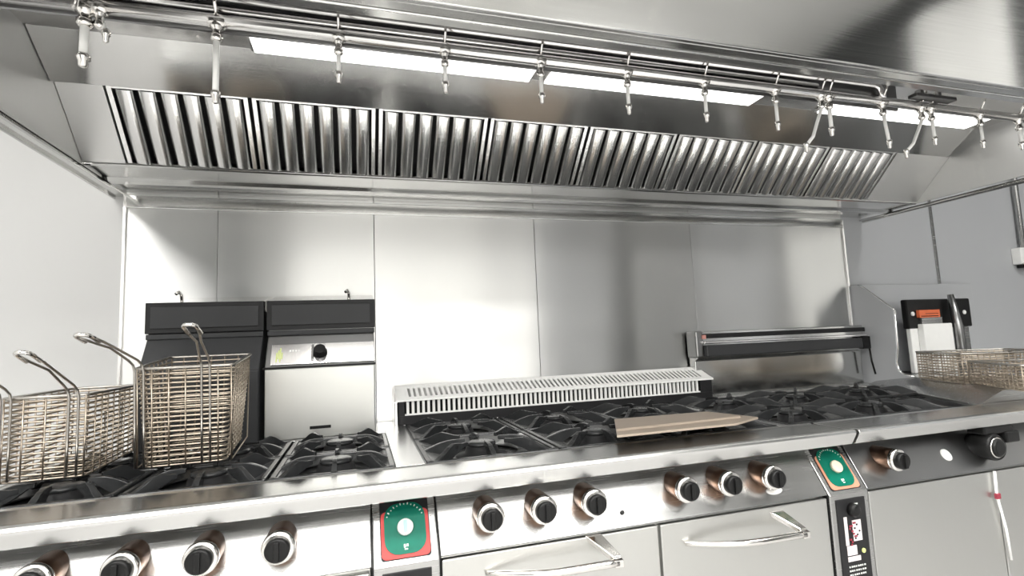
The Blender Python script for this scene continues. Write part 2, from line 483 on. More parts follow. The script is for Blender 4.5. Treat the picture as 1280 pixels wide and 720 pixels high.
for (x, zb, dx, s) in NZ:
    m = MB()
    r = 0.0062 * s
    zt = 1.925
    if dx < -0.02:
        pts = [(x, -1.2, zt + 0.006), (x, -1.2, zt - 0.03), (x + dx * .3, -1.2, zt - 0.075), (x + dx * .6, -1.2, zb + 0.03), (x + dx, -1.2, zb)]
    else:
        pts = [(x, -1.2, zt + 0.004), (x + dx * .4, -1.2, (zt + zb) / 2), (x + dx, -1.2, zb)]
    m.tube(pts, r, 10)
    nz = part(m, 'drop_nozzle', CHROME, rail)
    nz.data.materials.clear(); nz.data.materials.append(WHITE if s > .85 else PALE)
    m = MB()
    c = Vector((x + dx, -1.2, zb))
    m.lathe(c + Vector((0, 0, 0.008)), (0, 0, -1), [(r * 1.1, 0), (r * 1.65, 0.004), (r * 1.65, 0.012), (r * 1.1, 0.016), (r * 1.1, 0.026), (r * .5, 0.029)], 12)
    part(m, 'tip', CHROME, nz)
    m = MB()
    m.lathe((x, -1.2, 1.953), (0, 0, -1), [(r * 1.5, 0), (r * 2.3, 0.004), (r * 2.3, 0.030), (r * 1.5, 0.034), (r * 1.5, 0.044), (r * 2.0, 0.046), (r * 2.0, 0.056), (r * 1.2, 0.06)], 8)
    m.lathe((x - 0.017 * s, -1.2, 1.938), (1, 0, 0), [(0.0115, 0), (0.0145, 0.001), (0.0145, 0.033 * s), (0.0115, 0.034 * s)], 14)
    m.tube([(x, -1.2, 1.94), (x, -1.222, 1.975), (x, -1.235, 2.01)], 0.004 * s, 8)
    part(m, 'tee_fitting', CHROME, nz)
part(MB().box((HL + 0.014, -1.185, 1.925), (1.40, -1.178, 2.045)), 'mounting_strip', ST_DARK, rail)
# black bracket of the nozzle cluster near the right end
m = MB().box((1.42, -1.235, 1.955), (1.60, -1.205, 1.967)).box((1.46, -1.22, 1.955), (1.476, -1.20, 1.99)).box((1.54, -1.22, 1.955), (1.556, -1.20, 1.99))
part(m, 'bracket', ST_DARK, rail, 0.002)

# conduit and junction box on the right wall
cj = athing('junction_box', 'light grey electrical box with a steel conduit on the right wall', 'junction box', (4.05, -0.03, 1.65))
part(MB().box((3.97, -0.055, 1.60), (4.14, 0.0, 1.712)), 'box', WHITE, cj, 0.006)
part(MB().box((4.0, -0.05, 1.575), (4.12, -0.005, 1.598)), 'gland', BLACK, cj, 0.004)
part(MB().tube([(4.045, -0.03, 1.71), (4.075, -0.03, 2.9)], 0.016, 12), 'conduit', ST_PANEL, cj)

# ================================================================== worktop
YI, YL = -0.907, -1.08
def lip(m, x0, x1):
    m.prism_x([(YI, 0.900), (YI, 0.888), (-1.05, 0.888), (-1.045, 0.853), (-1.060, 0.853), (-1.066, 0.856), (-1.083, 0.886), (-1.085, 0.893), (-1.082, 0.900), (-1.074, 0.903), (-1.058, 0.902), (-1.045, 0.897), (YI - 0.01, 0.897)], x0, x1)
XA, XS = -1.22, 1.192
wt = MB(); lip(wt, XA, XS)
wt.box((XA, YI, 0.888), (-1.195, -0.02, 0.900))
wt.box((-0.215, YI, 0.888), (-0.136, -0.02, 0.900))
wt.box((-1.195, -0.315, 0.888), (-0.215, -0.02, 0.900)).box((-0.136, -0.16, 0.888), (XS, -0.02, 0.900)).box((1.066, YI, 0.888), (1.10, -0.16, 0.900))
o = wt.build('worktop', ST_TOP, None, 0.0015)
tag(o, 'long stainless worktop with rounded front lip around the left and centre burners', 'worktop')
wt = MB(); lip(wt, XS + 0.013, 3.6)
wt.box((XS + .013, -0.14, 0.888), (3.6, -0.02, 0.900)).box((2.46, YI, 0.888), (3.6, -0.14, 0.900))
wt.hexa([(2.03, YI, .888), (2.46, YI, .888), (2.46, -0.14, .888), (2.44, -0.14, .888)], [(2.03, YI, .9), (2.46, YI, .9), (2.46, -0.14, .9), (2.44, -0.14, .9)])
o = wt.build('worktop', ST_TOP, None, 0.0015)
tag(o, 'right-hand stainless worktop section beyond the front lip joint', 'worktop')


# ================================================================== ranges
def knob(parent, x, z=0.785, big=1.0, ymid=-1.0, tilt=0):
    m = MB()
    m.lathe((x, -0.972, z), (0, -1, 0), [(0.034, 0), (0.034, 0.088), (0.031, 0.094), (0.025, 0.095)], 36)
    k = part(m, 'control_knob', BROWN_REFL, parent)
    m = MB()
    m.lathe((x, -1.052, z), (0, -1, 0), [(0.0345, 0), (0.0358, 0.003), (0.0358, 0.012), (0.033, 0.0165), (0.027, 0.0165)], 36)
    part(m, 'bezel_ring', CHROME, k)
    m = MB()
    m.lathe((x, -1.064, z), (0, -1, 0), [(0.0265, 0), (0.0265, 0.018), (0.024, 0.022), (0.016, 0.0225)], 28)
    T = Matrix.Translation((x, -1.086, z)) @ Matrix.Rotation(tilt, 4, 'Y')
    m.T = T
    m.box((-0.0055, -0.007, -0.021), (0.0055, 0.004, 0.021)); m.T = None
    part(m, 'dial', BLACK, k, 0.0015)
    return k


def front_panel(parent, x0, x1, mat=None):
    prof = [(-0.955, 0.86), (-1.050, 0.706), (-1.035, 0.700), (-0.93, 0.700), (-0.93, 0.86)]
    part(MB().prism_x(prof, x0, x1), 'control_panel', mat or ST_PANEL, parent, 0.002)


def well(parent, x0, x1, y0, y1, mat):
    m = MB()
    m.box((x0, y0, 0.862), (x1, y1, 0.866))
    m.box((x0, y0, 0.866), (x0 + 0.003, y1, 0.899)).box((x1 - 0.003, y0, 0.866), (x1, y1, 0.899))
    m.box((x0, y0, 0.866), (x1, y0 + 0.003, 0.899)).box((x0, y1 - 0.003, 0.866), (x1, y1, 0.899))
    part(m, 'burner_tray', mat, parent)


def burner(parent, x, y, bright=False):
    m = MB().lathe((x, y, 0.866), (0, 0, 1), [(0.085, 0), (0.08, 0.006), (0.055, 0.012), (0.05, 0.03), (0.045, 0.034)], 28)
    b = part(m, 'burner', BLACKM if not bright else CHROME, parent)
    m = MB().lathe((x, y, 0.900), (0, 0, 1), [(0.044, 0), (0.046, 0.003), (0.044, 0.010), (0.036, 0.013), (0.02, 0.014)], 28)
    part(m, 'burner_cap', IRON if not bright else CHROME, b)


def handle(parent, xa, xb, z):
    m = MB()
    n = 12
    pts = []
    for i in range(n + 1):
        t = i / n
        pts.append((xa + (xb - xa) * t, -1.053 - 0.062 * math.sin(min(1, t * 1.7) * PI / 2), z - 0.004 * t))
    m.tube(pts, [0.006 + 0.004 * math.sin(PI * min(1, (i / n) * 1.4) / 2) for i in range(n + 1)], 12)
    h = part(m, 'door_handle', CHROME, parent)
    m = MB()
    ex = xb
    m.hexa([(ex - 0.012, -1.123, z - 0.014), (ex + 0.012, -1.123, z - 0.014), (ex + 0.012, -1.105, z - 0.014), (ex - 0.012, -1.105, z - 0.014)],
           [(ex - 0.012, -1.123, z + 0.004), (ex + 0.012, -1.123, z + 0.004), (ex + 0.012, -1.105, z + 0.008), (ex - 0.012, -1.105, z + 0.008)])
    m.hexa([(ex - 0.012, -1.112, z - 0.004), (ex + 0.012, -1.112, z - 0.004), (ex - 0.018, -1.044, z + 0.030), (ex - 0.055, -1.044, z + 0.030)],
           [(ex - 0.012, -1.112, z + 0.010), (ex + 0.012, -1.112, z + 0.010), (ex - 0.012, -1.044, z + 0.048), (ex - 0.060, -1.044, z + 0.048)])
    part(m, 'bracket', CHROME, h, 0.002)
    return h


# ---- left range
rl = athing('cooking_range', 'left gas range with four visible red-brown rimmed knobs', 'range', (-0.75, -0.5, 0))
part(MB().box((-1.215, -1.03, 0.10), (-0.285, -0.03, 0.698)).box((-1.19, -0.93, 0.698), (-0.285, -0.32, 0.858)), 'body', ST_DOOR, rl, 0.003)
front_panel(rl, -1.215, -0.285)
part(MB().box((-1.205, -1.046, 0.12), (-0.29, -1.031, 0.692)), 'oven_door', ST_DOOR, rl, 0.003)
well(rl, -1.194, -0.216, YI + 0.001, -0.316, IRON_TRAY)
for x in (-0.487, -0.641, -0.79, -0.94):
    knob(rl, x, 0.785)
LC = [(-1.03, -0.76), (-0.70, -0.76), (-0.375, -0.76), (-1.03, -0.46), (-0.70, -0.46), (-0.375, -0.46)]
for x, y in LC: burner(rl, x, y)

# ---- centre range
rc = athing('cooking_range', 'centre gas range with six knobs in a row and two oven doors', 'range', (0.48, -0.5, 0))
part(MB().box((-0.12, -1.03, 0.10), (1.088, -0.03, 0.698)).box((-0.12, -0.93, 0.698), (1.088, -0.17, 0.858)), 'body', ST_DOOR, rc, 0.003)
front_panel(rc, -0.120, 1.088)
for a, b in ((-0.118, 0.486), (0.494, 1.086)):
    d = part(MB().box((a, -1.048, 0.12), (b, -1.031, 0.696)), 'oven_door', ST_DOOR, rc, 0.003)
    if a < 0: handle(d, -0.01, 0.325, 0.652)
    else: handle(d, 0.565, 0.925, 0.638)
for x in (0.006, 0.149, 0.292, 0.580, 0.725, 0.880):
    knob(rc, x, 0.785)
nm = Vector((0, -math.cos(0.553), math.sin(0.553)))
for px, pz in ((0.372, 0.737), (0.905, 0.735)):
    yy = -1.05 + (pz - 0.706) * 0.617
    m = MB().lathe((px, yy + 0.004, pz), nm, [(0.012, 0), (0.012, 0.006), (0.008, 0.008)], 20, sx=2.4)
    b = part(m, 'pilot_button', PALE, rc)
    if px < 0.5:
        part(MB().lathe((px + 0.012, yy, pz), nm, [(0.0055, 0), (0.0055, 0.012)], 14), 'lens', BLACK, b)
well(rc, -0.135, 1.065, YI + 0.001, -0.161, TRAY_LIGHT)
CC = [(0.065, -0.72), (0.465, -0.72), (0.865, -0.72), (0.065, -0.34), (0.465, -0.34), (0.865, -0.34)]
for i, (x, y) in enumerate(CC): burner(rc, x, y, False)

# ---- right range
rr = athing('cooking_range', 'right gas range with one small knob, a white button and a large black dial', 'range', (1.75, -0.5, 0))
part(MB().box((1.252, -1.03, 0.10), (2.10, -0.03, 0.698)).box((1.12, -0.93, 0.698), (2.02, -0.17, 0.858)), 'body', ST_DOOR, rr, 0.003)
front_panel(rr, 1.252, 2.30, ST_DARK)
part(MB().box((1.256, -1.048, 0.10), (1.842, -1.031, 0.696)), 'door', ST_DOOR, rr, 0.003)
part(MB().box((1.848, -1.048, 0.10), (2.30, -1.031, 0.696)), 'side_door', ST_DOOR, rr, 0.003)
knob(rr, 1.379, 0.785)
m = MB().lathe((1.665, -1.012, 0.762), nm, [(0.021, 0), (0.021, 0.006), (0.015, 0.009), (0.013, 0.007), (0.006, 0.006)], 26)
part(m, 'round_button', PALE, rr)
m = MB().lathe((1.835, -0.99, 0.782), (0, -1, 0), [(0.040, 0), (0.046, 0.02), (0.046, 0.075), (0.040, 0.084), (0.036, 0.080), (0.034, 0.080)], 36)
k = part(m, 'large_dial', BLACK, rr)
part(MB().lathe((1.835, -1.065, 0.782), (0, -1, 0), [(0.036, 0), (0.036, 0.0075), (0.033, 0.0085)], 36), 'ring', CHROME, k)
part(MB().lathe((1.835, -1.070, 0.782), (0, -1, 0), [(0.032, 0), (0.031, 0.008), (0.022, 0.012)], 30), 'face', BLACK, k)
m = MB().box((1.80, -1.06, 0.825), (1.95, -1.0, 0.852)).box((1.90, -1.065, 0.79), (1.97, -1.01, 0.83))
part(m, 'dial_mount', BLACK, rr, 0.006)
m = MB()
m.box((1.10, YI, 0.862), (2.44, -0.142, 0.866))
part(m, 'burner_tray', TRAY_LIGHT, rr)
RC = [(1.30, -0.72), (1.70, -0.72), (1.30, -0.34), (1.70, -0.34), (2.10, -0.34)]
for x, y in RC: burner(rr, x, y)


# ================================================================== burner grates
def make_grate(wd, dp, bowl=None):
    g = thing('burner_grate', 'black cast iron burner grate', 'burner grate')
    m = MB()
    x, y = wd / 2, dp / 2
    zt, zb = 0.052, 0.030
    # outer ring of sloping bars
    b = 0.016
    for (x0, y0, x1, y1) in ((-x, -y, x, -y + b), (-x, y - b, x, y), (-x, -y + b, -x + b, y - b), (x - b, -y + b, x, y - b)):
        m.box((x0, y0, zb - 0.014), (x1, y1, zb))
    for sx in (-1, 1):
        for sy in (-1, 1):
            m.box((sx * (x - 0.012) - 0.010, sy * (y - 0.012) - 0.010, 0.0), (sx * (x - 0.012) + 0.010, sy * (y - 0.012) + 0.010, zb))
    m.build('frame', IRON, g, 0.004)
    # eight curved fins rising from the ring to the pan seat, then dropping to the burner
    for k in range(8):
        a = k * PI / 4
        ca, sa = math.cos(a), math.sin(a)
        ro = min(x / max(abs(ca), 1e-6), y / max(abs(sa), 1e-6)) - 0.008
        ri = 0.055 if k % 2 == 0 else 0.085
        n = 7
        vs = []; fs = []
        for i in range(n + 1):
            t = i / n
            rr_ = ro + (ri - ro) * t
            top = zb - 0.004 + (zt - zb + 0.004) * math.sin(min(1, t * 1.35) * PI / 2)
            if k % 2: top += 0.010 * math.exp(-((t - 0.55) / 0.2) ** 2)
            bot = top - 0.012 - 0.026 * math.sin(PI * min(1, t + 0.12))
            hw = 0.0055 + 0.006 * (1 - t)
            for (s, zz) in ((-1, bot), (1, bot), (1, top), (-1, top)):
                ww = hw if zz == bot else hw * 0.75
                vs.append((ca * rr_ - sa * ww * s, sa * rr_ + ca * ww * s, zz))
        for i in range(n):
            for j in range(4):
                fs.append((i * 4 + j, i * 4 + (j + 1) % 4, (i + 1) * 4 + (j + 1) % 4, (i + 1) * 4 + j))
        fs += [(0, 1, 2, 3), (n * 4 + 3, n * 4 + 2, n * 4 + 1, n * 4)]
        mm = MB().add(vs, fs)
        mm.build('fin', IRON, g, 0.0018)
    # dished sloping web around the burner opening
    m = MB()
    seg = 32
    vs = []; fs = []
    for i in range(seg):
        a = 2 * PI * i / seg
        ca, sa = math.cos(a), math.sin(a)
        ro = min(x / max(abs(ca), 1e-6), y / max(abs(sa), 1e-6)) - b * 0.9
        vs += [(ca * ro, sa * ro, zb - 0.004), (ca * 0.115, sa * 0.115, 0.008), (ca * 0.115, sa * 0.115, 0.004), (ca * ro, sa * ro, zb - 0.009)]
    for i in range(seg):
        j = (i + 1) % seg
        for k in range(4):
            fs.append((i * 4 + k, j * 4 + k, j * 4 + (k + 1) % 4, i * 4 + (k + 1) % 4))
    m.add(vs, fs, False)
    m.build('drip_bowl', bowl or IRON_TRAY, g)
    return g


GZ = 0.872
gl = make_grate(0.318, 0.285)
names_l = ['front grate of the left range under the left fry basket', 'front middle grate of the left range before the tall basket', 'front right grate of the left range, beside the steel spine',
           'rear left grate of the left range behind the left fry basket', 'rear middle grate of the left range beneath the tall fry basket', 'rear right grate of the left range under the steel door']
for i, (x, y) in enumerate(LC):
    o = gl if i == 0 else copy_tree(gl)
    o.location = (x, y - 0.003, GZ); o['label'] = 'black cast iron ' + names_l[i]; o['group'] = 'cast iron grates of the left range'
gc = make_grate(0.392, 0.366, TRAY_LIGHT)
names_c = ['front left grate of the centre range next to the steel spine', 'front middle grate of the centre range left of the tan plate', 'front right grate of the centre range under the tan plate',
           'rear left grate of the centre range below the slotted vent', 'rear middle grate of the centre range below the slotted vent', 'rear right grate of the centre range at the vent end',
           'front left grate of the right range, right of the tan plate', 'front right grate of the right range nearest the angled fryer', 'rear left grate of the right range below the backguard', 'rear middle grate of the right range below the backguard', 'rear right grate of the right range beside the fryer']
for i, (x, y) in enumerate(CC + RC):
    o = gc if i == 0 else copy_tree(gc)
    o.location = (x, y, GZ); o['label'] = 'black cast iron ' + names_c[i]; o['group'] = 'cast iron grates of the centre range' if i < 6 else 'cast iron grates of the right range'

# tan plate lying on the front right grates
pl = athing('griddle_plate', 'tan creased metal plate lying across the front burners of the centre range', 'griddle plate', (0.68, -0.85, 0.93))
m = MB()
P = [(0.42, -0.965), (0.845, -0.965), (0.985, -0.90), (0.93, -0.70), (0.56, -0.68)]
m.prism_z(P, 0.928, 0.935)
part(m, 'sheet', TAN, pl, 0.0015)
m = MB().hexa([(0.45, -0.905, .935), (0.93, -0.885, .935), (0.925, -0.872, .935), (0.455, -0.892, .935)], [(0.455, -0.900, .941), (0.925, -0.882, .941), (0.922, -0.876, .941), (0.46, -0.896, .941)])
part(m, 'rib', TAN, pl)

# ================================================================== control columns between the ranges
def column(x0, x1, label, right=False):
    c = athing('switch_column', label, 'switch column', ((x0 + x1) / 2, -1.0, 0))
    prof = [(-0.950, 0.86), (-1.054, 0.703), (-1.054, 0.10), (-0.94, 0.10), (-0.94, 0.86)]
    part(MB().prism_x(prof, x0, x1), 'housing', ST_PANEL, c, 0.003)
    # raked plate frame of reference
    o = Vector(((x0 + x1) / 2, -1.054, 0.703)); up = Vector((0, 0.552, 0.834)).normalized(); n = Vector((0, -up.z, up.y))
    T = Matrix(((1, up.x, n.x, o.x), (0, up.y, n.y, o.y), (0, up.z, n.z, o.z), (0, 0, 0, 1)))
    hw = (x1 - x0) / 2
    pw = hw - 0.020
    def rr_plate(mb, w, y0, y1, r, z0, z1):
        poly = []
        for cx_, cy_, a0 in ((w - r, y0 + r, -90), (w - r, y1 - r, 0), (-w + r, y1 - r, 90), (-w + r, y0 + r, 180)):
            for k in range(6):
                a = math.radians(a0 + k * 18)
                poly.append((cx_ + r * math.cos(a), cy_ + r * math.sin(a)))
        mb.prism_z(poly, z0, z1)
    def P_(fn, name, mat, par, bev=0):
        mb = MB(); mb.T = T; fn(mb); mb.T = None
        return part(mb, name, mat, par, bev)
    blk = P_(lambda mb: rr_plate(mb, pw + 0.002, 0.012, 0.178, 0.008, -0.001, 0.0015), 'switch_plate', BLACKM, c)
    P_(lambda mb: rr_plate(mb, pw, 0.014, 0.125, 0.012, 0.0015, 0.0035), 'red_border', RED if not right else plain('worn_orange_border', (0.55, 0.25, 0.16), 0.4), blk)
    P_(lambda mb: rr_plate(mb, pw - 0.008, 0.022, 0.142, 0.034 if not right else 0.03, 0.0035, 0.0055), 'green_face', GREEN, blk)
    P_(lambda mb: mb.lathe((0, 0.082, 0.005), (0, 0, 1), [(0.0195, 0), (0.0195, 0.010), (0.017, 0.013), (0.010, 0.013)], 28), 'switch_knob', PALE if not right else CREAM, blk)
    if not right:
        P_(lambda mb: mb.box((-0.0045, 0.068, 0.017), (0.0045, 0.096, 0.021)), 'grip', plain('mint_grip', (0.35, 0.62, 0.52), 0.4), blk, 0.001)
    def ticks(mb):
        for k in range(13):
            a = math.radians(25 + k * 130 / 12)
            r0, r1 = 0.046, 0.049 + 0.002 * (k % 2)
            c_, s_ = math.cos(a), math.sin(a)
            p = [(c_ * r0 - s_ * .0012, .092 + s_ * r0 + c_ * .0012), (c_ * r0 + s_ * .0012, .092 + s_ * r0 - c_ * .0012), (c_ * r1 + s_ * .0012, .092 + s_ * r1 - c_ * .0012), (c_ * r1 - s_ * .0012, .092 + s_ * r1 + c_ * .0012)]
            mb.prism_z(p, 0.0015, 0.0062)
        for k in range(4):
            mb.box((-0.012 + k * 0.0065, 0.150, 0.0015), (-0.008 + k * 0.0065, 0.155, 0.0024))
        mb.box((-0.004, 0.031, 0.0055), (0.004, 0.034, 0.0062)).box((-0.0055, 0.036, 0.0055), (-0.001, 0.044, 0.0062)).box((0.001, 0.038, 0.0055), (0.0055, 0.044, 0.0062))
    P_(ticks, 'scale_marks', INK, blk)
    # lower black instrument panel on the vertical face
    lo = part(MB().box(((x0 + x1) / 2 - pw, -1.0570, 0.16), ((x0 + x1) / 2 + pw, -1.0535, 0.688)), 'instrument_panel', BLACKM, c, 0.002)
    cx_ = (x0 + x1) / 2
    yy = -1.0570
    part(MB().lathe((cx_, yy, 0.655 if right else 0.650), (0, -1, 0), [(0.020, 0), (0.020, 0.012), (0.016, 0.020), (0.010, 0.021)], 24), 'dial', BLACK if right else ST_DARK, lo)
    if right:
        m = MB()
        m.box((cx_ - 0.004, yy - 0.0015, 0.560), (cx_ + 0.030, yy, 0.622)).box((cx_ - 0.034, yy - 0.0015, 0.520), (cx_ + 0.004, yy, 0.548)).box((cx_ - 0.036, yy - 0.0012, 0.55), (cx_ - 0.024, yy, 0.635)).box((cx_ - 0.034, yy - 0.0015, 0.502), (cx_ + 0.016, yy, 0.516))
        part(m, 'paper_labels', LABEL, lo)
        m = MB()
        for k in range(9):
            x = cx_ - 0.022 + random.random() * 0.022; z = 0.548 + k * 0.008
            m.box((x, yy - 0.0024, z), (x + 0.004 + 0.01 * random.random(), yy - 0.0004, z + 0.005))
        part(m, 'red_marks', REDINK, lo)
        part(MB().lathe((cx_ + 0.030, yy, 0.528), (0, -1, 0), [(0.007, 0), (0.007, 0.003)], 14), 'indicator_lamp', YELL, lo)
        m = MB()
        for r_ in range(3):
            z = 0.484 - r_ * 0.012
            for k in range(8):
                x = cx_ - 0.032 + k * 0.0085
                m.box((x, yy - 0.0008, z), (x + 0.0058 - 0.002 * ((k * 7 + r_) % 3 == 0), yy + 0.0002, z + 0.0045))
        m.box((cx_ + 0.012, yy - 0.0008, 0.668), (cx_ + 0.026, yy, 0.672))
        part(m, 'printed_text', INK, lo)
        m = MB()
        for k in range(5):
            m.box((cx_ + 0.000 + (k % 3) * 0.009, yy - 0.0024, 0.566 + k * 0.010), (cx_ + 0.006 + (k % 3) * 0.009, yy - 0.0010, 0.571 + k * 0.010))
        part(m, 'label_print', BLACK, lo)
    # dark joints at both sides
    for xx in (x0 - 0.0035, x1 + 0.0005):
        part(MB().prism_x([(y + 0.006, z) for y, z in prof], xx, xx + 0.003), 'joint', BLACK, c)
    return c


column(-0.281, -0.124, 'steel column with a green switch plate, red-edged, white knob, left of the centre range')
column(1.092, 1.248, 'steel column with a green switch plate, cream knob and stickered black panel below', True)

# ================================================================== slotted vent behind the centre range
VL, VR = -0.150, 1.375
vt = athing('slotted_vent', 'white slotted vent guard standing along the back of the centre range', 'vent guard', (0.6, -0.08, 0.90))
part(MB().box((VL, -0.150, 0.900), (VR, -0.03, 0.935)), 'base', BLACKM, vt, 0.002)
part(MB().box((VL + 0.03, -0.100, 0.935), (VR - 0.03, -0.024, 1.0)), 'duct', BLACK, vt)
m = MB()
n = 66
x0, x1 = VL + 0.035, VR - 0.075
for i in range(n):
    x = x0 + (x1 - x0) * i / (n - 1)
    m.box((x - 0.0055, -0.140, 0.937), (x + 0.0055, -0.131, 0.998))
m.box((VL + 0.02, -0.142, 0.934), (VR - 0.06, -0.130, 0.941))
part(m, 'front_slats', WHITE, vt, 0.001)
m = MB()
top0, top1 = Vector((0, -0.147, 1.000)), Vector((0, -0.022, 1.052))
for i in range(n):
    x = x0 + (x1 - x0 + 0.05) * i / (n - 1)
    a, b = 0.006, 0.006
    m.hexa([(x - a, -0.130, 1.003), (x + a, -0.130, 1.003), (x + b, -0.040, 1.040), (x - b, -0.040, 1.040)],
           [(x - a, -0.130, 1.008), (x + a, -0.130, 1.008), (x + b, -0.040, 1.045), (x - b, -0.040, 1.045)])
m.hexa([(VL - 0.012, -0.150, 0.993), (VR + .015, -0.150, 0.993), (VR + .015, -0.126, 1.003), (VL - 0.012, -0.126, 1.003)],
       [(VL - 0.012, -0.150, 1.001), (VR + .015, -0.150, 1.001), (VR + .015, -0.126, 1.010), (VL - 0.012, -0.126, 1.010)])
m.hexa([(VL - 0.012, -0.046, 1.036), (VR + .015, -0.046, 1.036), (VR + .015, -0.022, 1.046), (VL - 0.012, -0.022, 1.046)],
       [(VL - 0.012, -0.046, 1.043), (VR + .015, -0.046, 1.043), (VR + .015, -0.022, 1.053), (VL - 0.012, -0.022, 1.053)])
for xa, xb in ((VL - 0.012, x0 - 0.006), (x1 + 0.056, VR + .015)):
    m.hexa([(xa, -0.128, 1.003), (xb, -0.128, 1.003), (xb, -0.04, 1.04), (xa, -0.04, 1.04)], [(xa, -0.128, 1.008), (xb, -0.128, 1.008), (xb, -0.04, 1.045), (xa, -0.04, 1.045)])
part(m, 'top_grille', WHITE, vt, 0.0008)
for xa, xb in ((VL - 0.005, VL + 0.022), (VR - 0.06, VR + 0.008)):
    part(MB().prism_x([(-0.146, 0.90), (-0.146, 0.992), (-0.03, 1.036), (-0.03, 0.90)], xa, xb), 'end_cap', BLACKM, vt, 0.003)
m = MB().prism_x([(-0.152, 0.90), (-0.154, 0.994), (-0.022, 1.050), (-0.022, 0.90)], VL - 0.020, VL - 0.008)
part(m, 'side_plate', ST_BRIGHT, vt, 0.002)

# ================================================================== right backguard
bg = athing('range_backguard', 'steel backguard with two black bands behind the right range', 'backguard', (1.9, -0.06, 0.90))
GL, GR = 1.345, 2.475
m = MB().prism_x([(-0.012, 0.90), (-0.012, 1.235), (-0.085, 1.235), (-0.085, 1.10), (-0.060, 1.085), (-0.060, 0.90)], GL + 0.01, GR)
part(m, 'back_panel', ST_HOOD, bg, 0.004)
part(MB().box((GL + 0.055, -0.100, 1.198), (GR, -0.084, 1.222)), 'upper_band', BLACKM, bg, 0.004)
part(MB().box((GL + 0.045, -0.118, 1.105), (GR + 0.003, -0.084, 1.163)), 'lower_band', CHAR, bg, 0.006)
part(MB().box((GL + 0.035, -0.116, 1.170), (GR, -0.086, 1.183)), 'shelf_edge', ST_BRIGHT, bg, 0.004)
part(MB().box((GR - 0.05, -0.122, 1.100), (GR + 0.006, -0.088, 1.170)), 'end_cap', BLACK, bg, 0.004)
part(MB().box((GL, -0.095, 1.10), (GL + 0.045, -0.012, 1.238)), 'left_end', ST_DARK, bg, 0.008)
part(MB().box((GL + 0.036, -0.101, 1.196), (GL + 0.058, -0.095, 1.216)), 'red_sticker', plain('faded_red', (0.62, 0.28, 0.24), 0.5), bg)
part(MB().tube([(GR + 0.005, -0.11, 1.10), (GR + 0.010, -0.11, 1.03), (GR + 0.022, -0.115, 0.955)], 0.005, 8), 'cable', BLACK, bg)

